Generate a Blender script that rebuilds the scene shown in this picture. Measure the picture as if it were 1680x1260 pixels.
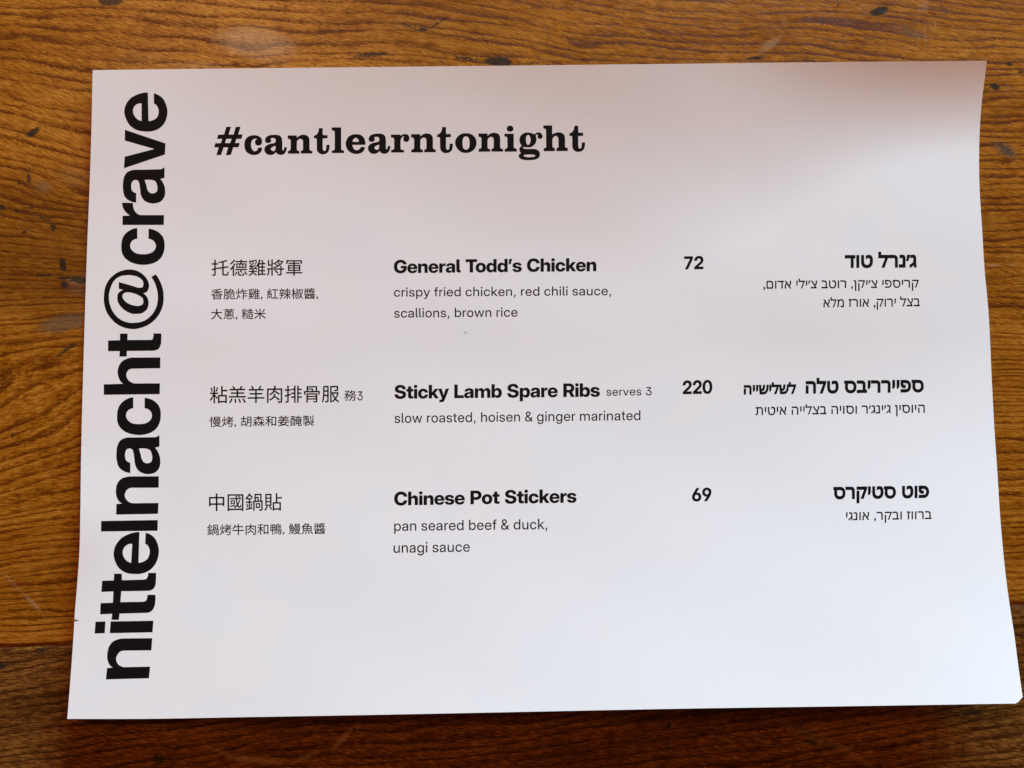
import bpy, bmesh, math, random
import numpy as np
from mathutils import Vector, Matrix, Euler
from mathutils.geometry import delaunay_2d_cdt

for o in list(bpy.data.objects):
    bpy.data.objects.remove(o)
scene = bpy.context.scene
COL = scene.collection

# ------------------------------------------------------------------ camera
# Metres. The card is A5 (0.210 x 0.1485), its middle at the origin, table top at z = 0.
FOCAL = 1262.0                                    # pixels of a 1680 wide picture (a phone's main lens)
CAM_ROT = (0.086060955, -0.009092441, -0.014991448)
CAM_LOC = (-0.00842215, -0.01712957, 0.17679768)
cam = bpy.data.cameras.new('camera')
cam_ob = bpy.data.objects.new('camera', cam)
COL.objects.link(cam_ob)
cam.sensor_fit = 'HORIZONTAL'
cam.sensor_width = 36.0
cam.lens = FOCAL / 1680.0 * 36.0
cam.clip_start = 0.005
cam.clip_end = 50.0
cam_ob.location = CAM_LOC
cam_ob.rotation_euler = CAM_ROT
scene.camera = cam_ob

# ------------------------------------------------------------------ light
world = bpy.data.worlds.new('World')
scene.world = world
world.use_nodes = True
bg = world.node_tree.nodes['Background']
bg.inputs[0].default_value = (1.0, 0.33, 0.09, 1)       # warm dim room
bg.inputs[1].default_value = 0.200


def area(name, loc, target, w, h, energy, color):
    l = bpy.data.lights.new(name, 'AREA')
    l.shape = 'RECTANGLE'
    l.size, l.size_y = w, h
    l.energy = energy
    l.color = color
    ob = bpy.data.objects.new(name, l)
    COL.objects.link(ob)
    ob.location = loc
    ob.rotation_euler = (Vector(target) - Vector(loc)).to_track_quat('-Z', 'Y').to_euler()
    return ob


area('window_light', (0.62, 1.80, 0.46), (0, 0, 0), 1.2, 0.5, 130.0, (0.515, 0.800, 0.975))
area('ceiling_lamp', (-0.40, 0.62, 1.0), (0, 0, 0), 0.35, 0.30, 4.9, (1.0, 0.46, 0.20))

scene.view_settings.view_transform = 'Standard'
scene.view_settings.look = 'None'
scene.view_settings.exposure = 0.0
scene.view_settings.gamma = 1.0
scene.view_settings.use_curve_mapping = False
scene.render.engine = 'CYCLES'
scene.render.resolution_x = 1024
scene.render.resolution_y = 768

# ------------------------------------------------------------------ helpers
CM = np.array(Euler(CAM_ROT, 'XYZ').to_matrix())
CC = np.array(CAM_LOC)
CW, CH = 0.210, 0.1485


def sstep(t):
    t = np.clip(t, 0, 1)
    return t * t * (3 - 2 * t)


def height(x, y):
    """height of the card's upper face above the table: it lifts along the near edge and curls up at the far right corner"""
    x = np.asarray(x, float)
    y = np.asarray(y, float)
    u = (x + CW / 2) / CW
    z = np.full(np.broadcast(x, y).shape, 0.00045)
    uc = np.clip(u, -0.05, 1.08)
    yv = 0.020 + 0.032 * sstep((uc - 0.55) / 0.45)                     # where the card touches down
    slope = 0.062 + 0.085 * sstep(uc / 0.6) + 0.110 * sstep((uc - 0.68) / 0.30)
    far = np.clip(y - yv, 0, 0.085 - yv)
    z = z + slope * far ** 2 / (2 * (0.0745 - yv))
    d = np.clip(yv - y, 0, 0.14)
    z = z + 0.017 * sstep((uc - 0.70) / 0.30) * np.where(d < 0.012, d * d / 0.024, d - 0.006)
    near = np.clip((0.008 - y) / 0.082, 0, 1.12)
    z = z + (0.100 + 0.120 * np.clip(uc, 0, 1.1) ** 1.2) * 0.041 * near ** 1.9
    # faint cockling of the paper
    z = z + 0.00004 * np.sin(x / 0.0075 + y / 0.013 + 1.0) * np.sin(y / 0.0098 - x / 0.021) + 0.00005 * np.sin(x / 0.019 - y / 0.011)
    # a soft dent where the left edge was bent
    z = z + 0.0005 * np.exp(-((x + 0.104) / 0.012) ** 2 - ((y + 0.031) / 0.012) ** 2)
    return z


def at(px, py, lift=0.0, on_card=True):
    """photo pixels -> points on the card's surface (or on the table)"""
    px = np.asarray(px, float)
    py = np.asarray(py, float)
    d = np.stack([(px - 840) / FOCAL, -(py - 630) / FOCAL, -np.ones_like(px)], -1) @ CM.T
    z = np.zeros_like(px)
    for _ in range(12 if on_card else 1):
        t = (z + lift - CC[2]) / d[..., 2]
        p = CC + d * t[..., None]
        if on_card:
            z = height(p[..., 0], p[..., 1])
    return p


def pixel(x, y, z=0.0):
    """points on the table -> photo pixels, used to look up where a mark lies"""
    q = (np.stack([x, y, np.full_like(x, z)], -1) - CC) @ CM
    return 840 + FOCAL * q[..., 0] / -q[..., 2], 630 - FOCAL * q[..., 1] / -q[..., 2]


def link_mesh(name, verts, faces, mat=None, parent=None, smooth=True):
    me = bpy.data.meshes.new(name)
    me.from_pydata([tuple(v) for v in verts], [], [tuple(f) for f in faces])
    me.update()
    ob = bpy.data.objects.new(name, me)
    COL.objects.link(ob)
    if mat:
        me.materials.append(mat)
    if smooth:
        me.polygons.foreach_set('use_smooth', [True] * len(me.polygons))
    if parent:
        ob.parent = parent
    return ob


class NT:
    """small node-tree helper"""
    def __init__(s, name):
        s.m = bpy.data.materials.new(name)
        s.m.use_nodes = True
        s.t = s.m.node_tree
        s.b = s.t.nodes['Principled BSDF']

    def new(s, typ, **kw):
        n = s.t.nodes.new(typ)
        for k, v in kw.items():
            setattr(n, k, v)
        return n

    def put(s, sock, v):
        if hasattr(v, 'is_output'):
            s.t.links.new(v, sock)
        else:
            sock.default_value = v

    def attr(s, name):
        return s.new('ShaderNodeAttribute', attribute_name=name).outputs

    def math(s, op, a, b=0.0, c=0.0, clamp=False):
        n = s.new('ShaderNodeMath', operation=op, use_clamp=clamp)
        s.put(n.inputs[0], a)
        s.put(n.inputs[1], b)
        s.put(n.inputs[2], c)
        return n.outputs[0]

    def vec(s, x, y, z=0.0):
        n = s.new('ShaderNodeCombineXYZ')
        s.put(n.inputs[0], x)
        s.put(n.inputs[1], y)
        s.put(n.inputs[2], z)
        return n.outputs[0]

    def noise(s, v, scale=1.0, detail=2.0, rough=0.5):
        n = s.new('ShaderNodeTexNoise')
        s.put(n.inputs['Vector'], v)
        n.inputs['Scale'].default_value = scale
        n.inputs['Detail'].default_value = detail
        n.inputs['Roughness'].default_value = rough
        return n.outputs[0]

    def ramp(s, f, stops, interp='LINEAR'):
        n = s.new('ShaderNodeValToRGB')
        n.color_ramp.interpolation = interp
        e = n.color_ramp.elements
        while len(e) < len(stops):
            e.new(0.5)
        for k, (p, c) in enumerate(stops):
            e[k].position = p
            e[k].color = (*c, 1) if len(c) == 3 else c
        s.put(n.inputs[0], f)
        return n.outputs[0]

    def rng(s, v, a, b, c=0.0, d=1.0):
        n = s.new('ShaderNodeMapRange', clamp=True)
        s.put(n.inputs[0], v)
        for k, q in enumerate((a, b, c, d)):
            n.inputs[k + 1].default_value = q
        return n.outputs[0]

    def mix(s, f, a, b, mode='MIX'):
        n = s.new('ShaderNodeMix', data_type='RGBA', blend_type=mode)
        s.put(n.inputs[0], f)
        for k, q in ((6, a), (7, b)):
            s.put(n.inputs[k], (*q, 1) if isinstance(q, tuple) and len(q) == 3 else q)
        return n.outputs[2]

    def bump(s, h, strength, dist):
        n = s.new('ShaderNodeBump')
        s.put(n.inputs['Height'], h)
        n.inputs['Strength'].default_value = strength
        n.inputs['Distance'].default_value = dist
        return n.outputs[0]


# ------------------------------------------------------------------ the table: two planks
def wood(name, dark, mid, light, pore, line_amt, rough):
    n = NT(name)
    fl = n.attr('grain')[1]                      # millimetres: along the grain, across the grain
    sp = n.new('ShaderNodeSeparateXYZ')
    n.put(sp.inputs[0], fl)
    U, V = sp.outputs[0], sp.outputs[1]
    # ragged growth-ring lines
    m = n.math
    jit = n.noise(n.vec(m('MULTIPLY', U, 1.7), m('MULTIPLY', V, 2.6)), 1.0, 3.0, 0.65)
    wav = n.noise(n.vec(m('MULTIPLY', U, 0.040), m('MULTIPLY', V, 0.10), 7.0), 1.0, 2.0, 0.5)
    ph = m('ADD', V, m('ADD', m('MULTIPLY', m('SUBTRACT', jit, 0.5), 0.95), m('MULTIPLY', m('SUBTRACT', wav, 0.5), 4.5)))
    gap_ = n.noise(n.vec(m('MULTIPLY', U, 0.012), m('MULTIPLY', V, 0.30), 21.0), 1.0, 1.0, 0.5)
    ph = m('ADD', ph, m('MULTIPLY', m('SUBTRACT', gap_, 0.5), 3.6))
    ring = m('FRACT', m('DIVIDE', ph, 2.2))
    edge = m('MULTIPLY', m('POWER', n.rng(ring, 0.36, 0.90), 1.6), n.rng(ring, 1.0, 0.93))
    strength = n.rng(n.noise(n.vec(m('MULTIPLY', U, 0.06), m('MULTIPLY', V, 0.20), 3.0), 1.0, 2.0), 0.34, 0.60)
    edge = m('MULTIPLY', edge, m('ADD', m('MULTIPLY', strength, 0.70), 0.30))
    # slanting fibres, streaks and open pores
    sh = m('ADD', V, m('MULTIPLY', U, -0.20))
    fib = n.noise(n.vec(m('MULTIPLY', U, 0.42), m('MULTIPLY', sh, 3.0)), 1.0, 4.0, 0.66)
    mid_ = n.noise(n.vec(m('MULTIPLY', U, 0.16), m('MULTIPLY', V, 0.85), 9.0), 1.0, 3.0, 0.6)
    po = n.noise(n.vec(m('MULTIPLY', U, 0.62), m('MULTIPLY', m('ADD', V, m('MULTIPLY', U, -0.06)), 5.2), 11.0), 1.0, 2.0, 0.55)
    pores = n.rng(m('ADD', po, m('MULTIPLY', edge, 0.20)), 0.57, 0.68)
    big = n.noise(n.vec(m('MULTIPLY', U, 0.022), m('MULTIPLY', V, 0.06), 5.0), 1.0, 3.0, 0.55)
    f = m('ADD', m('MULTIPLY', m('SUBTRACT', fib, 0.5), 2.3), m('MULTIPLY', m('SUBTRACT', big, 0.5), 1.0))
    f = m('ADD', f, m('MULTIPLY', m('SUBTRACT', mid_, 0.5), 1.0))
    f = m('SUBTRACT', m('ADD', f, 0.60), m('MULTIPLY', edge, line_amt), clamp=True)
    col = n.ramp(f, [(0.0, dark), (0.50, mid), (1.0, light)])
    col = n.mix(m('MULTIPLY', pores, 0.72), col, pore)
    dk = n.math('MULTIPLY', n.attr('heartwood')[2], 0.62)
    col = n.mix(dk, col, n.mix(1.0, col, (0.42, 0.36, 0.30), 'MULTIPLY'))
    # old dirt, ink spots and rubbed-off varnish where they lie on this table
    ed = n.noise(n.vec(n.math('MULTIPLY', U, 1.0), n.math('MULTIPLY', V, 1.7), 4.0), 1.5, 5.0, 0.7)
    st = n.rng(n.math('ADD', n.attr('stain')[2], n.math('MULTIPLY', n.math('SUBTRACT', ed, 0.5), 1.8)), 0.45, 0.78)
    col = n.mix(n.math('MULTIPLY', st, 0.93), col, (0.012, 0.013, 0.010))
    ed2 = n.noise(n.vec(n.math('MULTIPLY', U, 1.0), n.math('MULTIPLY', V, 3.2), 2.0), 1.0, 3.0, 0.65)
    sc = n.rng(n.math('ADD', n.attr('scuff')[2], n.math('MULTIPLY', n.math('SUBTRACT', ed2, 0.5), 1.2)), 0.30, 1.0)
    col = n.mix(n.math('MULTIPLY', sc, 0.55), col, (0.42, 0.27, 0.15))
    gr = n.rng(n.math('ADD', n.attr('grime')[2], n.math('MULTIPLY', n.math('SUBTRACT', ed2, 0.5), 1.0)), 0.25, 0.95)
    col = n.mix(n.math('MULTIPLY', gr, 0.55), col, (0.085, 0.075, 0.055))
    n.put(n.b.inputs['Base Color'], col)
    rv = n.math('ADD', n.math('MULTIPLY', n.math('SUBTRACT', n.noise(fl, 0.35, 3.0), 0.5), 0.22), rough)
    rv = n.math('ADD', rv, n.math('MULTIPLY', pores, 0.15))
    n.put(n.b.inputs['Roughness'], rv)
    hgt = n.math('SUBTRACT', n.math('MULTIPLY', fib, 0.30), n.math('MULTIPLY', pores, 0.5))
    n.put(n.b.inputs['Normal'], n.bump(hgt, 0.22, 0.00008))
    n.b.inputs['Specular IOR Level'].default_value = 0.16
    return n.m


HONEY = wood('honey_wood', (0.115, 0.026, 0.0010), (0.285, 0.094, 0.0042), (0.46, 0.190, 0.024), (0.075, 0.015, 0.0010), 0.62, 0.30)
DARKW = wood('dark_wood', (0.028, 0.0078, 0.0016), (0.098, 0.0310, 0.0048), (0.265, 0.112, 0.022), (0.020, 0.0058, 0.0016), 0.42, 0.30)

# (photo pixel x, y, half length, half width, turn in degrees, strength) of every mark on the table
STAINS = [(524, 55, 3, 62, -1, .62), (556, 62, 2.6, 50, 1, .55), (1440, 70, 22, 2.5, -30, .5), (181, 1, 22, 9, 0, 1.2), (668, 42, 30, 4, 24, .75), (722, 36, 26, 3, -32, .8), (694, 49, 10, 5, 0, 1.0),
          (610, 90, 38, 5, -3, .9), (818, 101, 24, 7, 4, 1.4), (765, 96, 30, 4, 10, .9), (880, 104, 40, 2.5, 4, .8),
          (1443, 18, 17, 7, -14, 1.2), (1240, 95, 20, 4, -6, 1.0), (1212, 98, 18, 3, 0, .6), (1657, 106, 6, 5, 0, .9),
          (1632, 142, 10, 6, 20, 1.1), (1614, 150, 8, 4, -20, .8), (1650, 246, 20, 9, 30, .75),
          (54, 217, 16, 6, -32, 1.05), (112, 182, 14, 4, 0, .7), (47, 293, 5, 11, 0, .9), (31, 301, 4, 4, 0, 1.0), (46, 280, 3, 3, 0, .9),
          (27, 346, 6, 4, 0, .9), (3, 340, 9, 5, 30, 1.0), (48, 341, 12, 3, 0, .9), (70, 358, 26, 4, 32, .8), (88, 372, 6, 6, 0, 1.0),
          (41, 368, 2.5, 14, 0, .9), (40, 381, 7, 2.5, 0, .9), (93, 406, 7, 4, 0, .6), (103, 434, 6, 13, -14, 1.3),
          (66, 451, 24, 2.5, 4, 1.0), (105, 455, 22, 3, 5, 1.0), (130, 459, 16, 5, 6, 1.5), (106, 467, 9, 8, 20, .9), (57, 470, 6, 5, 0, .6),
          (110, 573, 26, 5, -32, .75), (20, 715, 4, 5, 0, 1.0), (1097, 1205, 2.2, 52, 1, .85), (1097, 1191, 6, 8, 0, .9),
          (1310, 1192, 12, 6, 0, .7), (1330, 1218, 18, 5, 8, .9), (1595, 1168, 20, 7, 0, .8), (375, 1195, 30, 8, -4, .6), (260, 1245, 12, 14, 0, .8),
          (1375, 8, 4, 4, 0, .8), (790, 58, 5, 5, 0, .5), (640, 105, 40, 3, 4, .4), (70, 1068, 20, 7, -8, .7), (2, 1092, 12, 6, 0, 1.0),
          (1385, 59, 6, 3, 0, .7), (1552, 21, 5, 4, 0, .7), (1500, 20, 4, 4, 0, .4), (1675, 118, 8, 5, 0, .8)]
SCUFFS = [(420, 70, 75, 30, 8, .82), (330, 108, 60, 8, 2, .5), (450, 100, 40, 10, 0, .45), (1265, 72, 26, 8, -34, .7), (1506, 50, 3, 60, 0, .45),
          (1518, 45, 2.5, 60, 1, .6), (1535, 40, 2.5, 12, 10, .7), (1517, 8, 10, 16, 0, .5), (20, 955, 30, 3, 44, .75), (52, 987, 26, 4, 46, .9), (75, 1012, 12, 4, 40, .5),
          (362, 1233, 30, 4, 20, .75), (420, 1246, 55, 7, 4, .8), (505, 1240, 26, 6, -22, .6), (562, 1212, 30, 6, -48, .7), (588, 1190, 10, 8, -40, .5),
          (1390, 1232, 62, 8, 32, .50), (1330, 1208, 40, 5, 28, .35), (1515, 1215, 10, 40, -24, .40), (1630, 436, 12, 2, 0, .9), (1665, 436, 12, 2, 0, 1.0),
          (75, 306, 14, 12, 0, .45), (140, 447, 10, 3, 10, .5), (118, 462, 16, 2, 20, .8), (100, 526, 24, 2, -16, .6), (1080, 1235, 3, 20, 0, .3), (1205, 1247, 3, 12, 0, .5), (1485, 80, 5, 6, 0, .5)]
GRIME = [(105, 530, 46, 15, -12, 1.0), (1500, 55, 30, 8, 18, .8), (1650, 246, 26, 12, 30, .8), (120, 290, 34, 22, 10, .45), (135, 470, 30, 20, 0, .6), (1330, 1205, 60, 10, 30, .6),
         (1010, 1178, 22, 12, 20, .7), (70, 306, 20, 12, 0, .6), (140, 190, 30, 14, 0, .35), (690, 40, 60, 16, 0, .35), (1655, 148, 20, 12, 0, .4), (250, 100, 90, 20, 4, .35)]


HEART = [(70, 430, 150, 105, 4, 1.0), (40, 350, 120, 60, 10, .6), (720, 60, 170, 80, 0, .35), (1000, 90, 160, 40, 6, .35), (1640, 420, 60, 120, 0, .4), (60, 950, 120, 60, -5, .25)]


def marks(px, py, lst):
    out = np.zeros_like(px)
    for x, y, a, b, r, s in lst:
        c, q = math.cos(math.radians(r)), math.sin(math.radians(r))
        dx, dy = px - x, py - y
        u, v = (dx * c + dy * q) / a, (-dx * q + dy * c) / b
        d = u * u + v * v
        out = np.maximum(out, s * np.exp(-0.9 * d * d))
    return out


def grain_shift(px, py):
    """how far the grain lines wander across the board, in photo-sized steps"""
    # a knot hidden under the card near (190, 455): lines close in on it from both sides
    dx = px - 230
    k = np.exp(-(dx / 330) ** 2)
    dy = py - 455
    knot = 135 * np.tanh(dy / 140) * np.exp(-(dy / 330) ** 2) * k
    tilt = -0.030 * px - 0.00016 * np.clip(px - 300, 0, None) * np.clip(500 - py, 0, 600)
    low = 0.14 * (px - 500) * sstep((py - 520) / 200)
    dense = 0.55 * np.clip(py - 830, 0, None)
    return knot + tilt + low + dense + 9 * np.sin(px / 260 + py / 310) + 5 * np.sin(px / 97 + py / 140)


TABLE = bpy.data.objects.new('wooden_table', None)
COL.objects.link(TABLE)
TABLE['label'] = 'scratched wooden table of one honey brown and one dark brown plank'
TABLE['category'] = 'table'


def axis(lo, hi, flo, fhi, fine, coarse):
    a = np.arange(flo, fhi, fine)
    l = np.arange(lo, flo, coarse)
    r = np.arange(fhi, hi + 1e-9, coarse)
    return np.concatenate([l, a, r])


A_, B_ = at(0, 1062, on_card=False), at(1680, 991, on_card=False)      # the joint between the planks
SLOPE = (B_[1] - A_[1]) / (B_[0] - A_[0])


def seam(x):
    return A_[1] + SLOPE * (x - A_[0])


def plank(name, far, mat, label):
    xs = axis(-0.40, 0.40, -0.150, 0.140, 0.00065, 0.010)
    ts = axis(0.0, 0.22, 0.0, 0.165 if far else 0.060, 0.00065, 0.010)
    if far:
        ts = ts - 0.0
    else:
        ts = -ts
    X, T = np.meshgrid(xs, ts)
    gap = 0.00006 if far else -0.00006
    Y = seam(X) + gap + T
    Z = np.zeros_like(X)
    Z -= 0.00035 * np.exp(-np.abs(T) / 0.0003)                        # eased edge
    nx, ny = len(xs), len(ts)
    n = nx * ny
    idx = np.arange(n).reshape(ny, nx)
    quads = np.stack([idx[:-1, :-1], idx[:-1, 1:], idx[1:, 1:], idx[1:, :-1]], -1).reshape(-1, 4)
    if not far:
        quads = quads[:, ::-1]
    ring = np.concatenate([idx[0, :], idx[1:, -1], idx[-1, -2::-1], idx[-2:0:-1, 0]])
    verts = np.stack([X, Y, Z], -1).reshape(-1, 3)
    low = verts[ring].copy()
    low[:, 2] = -0.028
    m = len(ring)
    a = np.arange(m)
    b = (a + 1) % m
    sides = np.stack([ring[b], ring[a], n + a, n + b], -1)
    if not far:
        sides = sides[:, ::-1]
    faces = [tuple(q) for q in quads.tolist()] + [tuple(q) for q in sides.tolist()]
    bottom = (n + a).tolist()
    faces.append(tuple(bottom if far is False else bottom[::-1]))
    allv = np.concatenate([verts, low])
    ob = link_mesh(name, allv.tolist(), faces, mat, TABLE, smooth=False)
    me = ob.data
    px, py = pixel(allv[:, 0], allv[:, 1])
    mm = 0.1393
    if far:
        U, V = px * mm, (py + grain_shift(px, py)) * mm
    else:
        U, V = px * mm + 400, (py + 0.12 * px + 8 * np.sin(px / 210) + 5 * np.sin(px / 83 + py / 60)) * mm + 90
    at_ = me.attributes.new('grain', 'FLOAT_VECTOR', 'POINT')
    at_.data.foreach_set('vector', np.stack([U, V, allv[:, 2] * 1000], -1).astype(np.float32).ravel())
    for nm, lst in (('stain', STAINS), ('scuff', SCUFFS), ('grime', GRIME), ('heartwood', HEART)):
        q = me.attributes.new(nm, 'FLOAT', 'POINT')
        q.data.foreach_set('value', marks(px, py, lst).astype(np.float32))
    ob['label'] = label
    return ob


plank('plank', True, HONEY, 'honey brown plank with dark grain lines')
plank('plank', False, DARKW, 'dark reddish brown plank along the near edge')

# ------------------------------------------------------------------ the card
MENU = bpy.data.objects.new('menu_card', None)
COL.objects.link(MENU)
MENU['label'] = 'white paper menu card with black English, Chinese and Hebrew print lying on the wooden table'
MENU['category'] = 'menu'

pm = NT('white_paper')
tc = pm.new('ShaderNodeTexCoord').outputs['Object']
mp = pm.new('ShaderNodeMapping')
pm.put(mp.inputs[0], tc)
mp.inputs['Scale'].default_value = (900.0, 2100.0, 900.0)
fine = pm.noise(mp.outputs[0], 1.0, 4.0, 0.65)
blot = pm.noise(tc, 55.0, 3.0, 0.55)
pap = pm.mix(pm.rng(blot, 0.3, 0.7), (0.81, 0.795, 0.79), (0.785, 0.79, 0.80))
pm.put(pm.b.inputs['Base Color'], pm.mix(pm.rng(fine, 0.3, 0.7, 0.0, 0.05), pap, (0.55, 0.54, 0.53)))
pm.b.inputs['Roughness'].default_value = 0.62
pm.b.inputs['Specular IOR Level'].default_value = 0.3
pm.put(pm.b.inputs['Normal'], pm.bump(fine, 0.15, 0.00006))

ik = NT('black_ink')
itc = ik.new('ShaderNodeTexCoord').outputs['Object']
ik.put(ik.b.inputs['Base Color'], ik.mix(ik.noise(itc, 1500.0, 3.0), (0.004, 0.0035, 0.004), (0.007, 0.006, 0.0065)))
ik.b.inputs['Roughness'].default_value = 0.6
ik.b.inputs['Specular IOR Level'].default_value = 0.07
INK = ik.m

EDGE_L = [(152, 115), (150.5, 190), (148, 278), (142.7, 412), (137.5, 575), (132.9, 756), (131.9, 833), (130.5, 900), (125.2, 976), (122.3, 1012), (121.8, 1022), (116.2, 1106), (110.3, 1179.5)]
EDGE_R = [(1619, 99.5), (1615.5, 130), (1611, 165), (1607.2, 219), (1606.3, 268), (1607.2, 310), (1611.5, 380), (1615.2, 440), (1621.2, 505), (1627, 620), (1631.2, 700), (1636, 770), (1642.5, 868), (1652, 960), (1657, 996), (1663, 1034), (1671, 1095), (1679.3, 1154)]
EDGE_T = [(152, 115), (360, 112.6), (560, 110.5), (840, 107.6), (1120, 104.5), (1400, 101.5), (1619, 99.5)]
EDGE_B = [(110.3, 1179.5), (230, 1179.4), (400, 1176.6), (620, 1172.7), (840, 1168.3), (1100, 1163), (1400, 1158.5), (1679.3, 1154)]


def curve_fn(pts):
    p = np.array(pts, float)
    s = np.concatenate([[0], np.cumsum(np.hypot(*np.diff(p, axis=0).T))])
    s /= s[-1]
    tan = np.gradient(p, s, axis=0)

    def f(t):
        t = np.asarray(t, float)
        i = np.clip(np.searchsorted(s, t, side='right') - 1, 0, len(s) - 2)
        h = s[i + 1] - s[i]
        w = ((t - s[i]) / h)[..., None]
        h = h[..., None]
        return ((2 * w ** 3 - 3 * w ** 2 + 1) * p[i] + (w ** 3 - 2 * w ** 2 + w) * h * tan[i]
                + (-2 * w ** 3 + 3 * w ** 2) * p[i + 1] + (w ** 3 - w ** 2) * h * tan[i + 1])
    return f


def make_sheet():
    nu, nv = 200, 150
    u, v = np.linspace(0, 1, nu), np.linspace(0, 1, nv)
    L, R_, T, B = (curve_fn(e) for e in (EDGE_L, EDGE_R, EDGE_T, EDGE_B))
    Uu, Vv = np.meshgrid(u, v)
    e = [None] * 4
    l, r, t, b = L(v)[:, None, :], R_(v)[:, None, :], T(u)[None, :, :], B(u)[None, :, :]
    w, z = Uu[..., None], Vv[..., None]
    c00, c10, c01, c11 = (np.array(q, float) for q in (EDGE_L[0], EDGE_R[0], EDGE_L[-1], EDGE_R[-1]))
    P = (1 - w) * l + w * r + (1 - z) * t + z * b - ((1 - w) * (1 - z) * c00 + w * (1 - z) * c10 + (1 - w) * z * c01 + w * z * c11)
    bm = bmesh.new()
    vs = [bm.verts.new((q[0], -q[1], 0)) for q in P.reshape(-1, 2)]
    for j in range(nv - 1):
        for i in range(nu - 1):
            k = j * nu + i
            bm.faces.new((vs[k], vs[k + nu], vs[k + nu + 1], vs[k + 1]))
    # the worn-off near right corner
    for (cx, cy), (nx, ny) in (((1673.2, 1148.8), (0.74, -0.67)), ((1669.5, 1152.4), (0.50, -0.87))):
        ok = [g for g in bm.verts if g.co.x > 1600 and g.co.y < -1090]
        keep = set(ok)
        geo = ok + [g for g in bm.edges if all(q in keep for q in g.verts)] + [g for g in bm.faces if all(q in keep for q in g.verts)]
        bmesh.ops.bisect_plane(bm, geom=geo, plane_co=(cx, -cy, 0), plane_no=(nx, ny, 0), clear_outer=True)
    bm.verts.ensure_lookup_table()
    co = np.array([g.co[:2] for g in bm.verts])
    top = at(co[:, 0], -co[:, 1])
    for g, q in zip(bm.verts, top):
        g.co = q
    bm.normal_update()
    # thickness
    thick = 0.00034
    border = [g for g in bm.edges if g.is_boundary]
    low = {g: bm.verts.new((g.co.x, g.co.y, g.co.z - thick)) for g in list(bm.verts)}
    for fc in list(bm.faces):
        bm.faces.new([low[g] for g in reversed(fc.verts)])
    for ed in border:
        fc = ed.link_faces[0]
        a, b2 = ed.verts
        lv = [x.vert for x in fc.loops]
        if lv[(lv.index(a) + 1) % len(lv)] is not b2:
            a, b2 = b2, a
        f2 = bm.faces.new((b2, a, low[a], low[b2]))
        ed.smooth = False
    for fc in bm.faces:
        fc.smooth = True
    for ed in bm.edges:
        if len(ed.link_faces) == 2 and abs(ed.link_faces[0].normal.dot(ed.link_faces[1].normal)) < 0.5:
            ed.smooth = False
    bm.normal_update()
    for ed in bm.edges:
        if len(ed.link_faces) == 2 and ed.link_faces[0].normal.dot(ed.link_faces[1].normal) < 0.5:
            ed.smooth = False
    me = bpy.data.meshes.new('sheet')
    bm.to_mesh(me)
    bm.free()
    ob = bpy.data.objects.new('sheet', me)
    COL.objects.link(ob)
    me.materials.append(pm.m)
    ob.parent = MENU
    return ob


make_sheet()

# ------------------------------------------------------------------ print
INK_LIFT = 0.000009


def winding(P, cs):
    """winding number of points P about closed polylines cs"""
    w = np.zeros(len(P), int)
    for c in cs:
        A = np.array(c)
        B = np.roll(A, -1, 0)
        for (x1, y1), (x2, y2) in zip(A, B):
            side = (x2 - x1) * (P[:, 1] - y1) - (P[:, 0] - x1) * (y2 - y1)
            w += ((y1 <= P[:, 1]) & (y2 > P[:, 1]) & (side > 0)).astype(int)
            w -= ((y1 > P[:, 1]) & (y2 <= P[:, 1]) & (side < 0)).astype(int)
    return w


def fill(cs, even_odd=False):
    """closed polylines -> filled triangles"""
    vs, es = [], []
    for c in cs:
        c = [p for k, p in enumerate(c) if math.dist(p, c[k - 1]) > 1e-7]
        n = len(vs)
        vs += [Vector(p) for p in c]
        es += [(n + k, n + (k + 1) % len(c)) for k in range(len(c))]
    v, _, f, *_ = delaunay_2d_cdt(vs, es, [], 0, 1e-7)
    V = np.array([tuple(p) for p in v])
    F_ = np.array([tuple(q) for q in f])
    w = winding(V[F_].mean(1), cs)
    keep = (w % 2 == 1) if even_odd else (w != 0)
    return V, [tuple(q) for q in F_[keep].tolist()]


def embolden(cs, d, level=1.0):
    """move every outline outwards by d; level strokes grow by more"""
    sgn = 1 if area2(max(cs, key=lambda c: abs(area2(c)))) > 0 else -1
    out = []
    for c in cs:
        c = [p for k, p in enumerate(c) if math.dist(p, c[k - 1]) > 1e-5]
        P = np.array(c)
        t1 = P - np.roll(P, 1, 0)
        t2 = np.roll(P, -1, 0) - P
        n1_ = np.stack([t1[:, 1], -t1[:, 0]], 1) / np.linalg.norm(t1, axis=1)[:, None]
        n2_ = np.stack([t2[:, 1], -t2[:, 0]], 1) / np.linalg.norm(t2, axis=1)[:, None]
        m = n1_ + n2_
        k = 2.0 / np.maximum((m * m).sum(1), 1.0)
        out.append([tuple(q) for q in P + m * k[:, None] * d * sgn * np.array([1.0, level])])
    return out


def join(parts):
    V, Fc, n = [], [], 0
    for v, f in parts:
        V.append(v)
        Fc += [tuple(i + n for i in q) for q in f]
        n += len(v)
    return np.concatenate(V), Fc


def area2(c):
    c = np.array(c)
    x, y = c[:, 0], c[:, 1]
    return 0.5 * np.sum(x * np.roll(y, -1) - np.roll(x, -1) * y)


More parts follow.
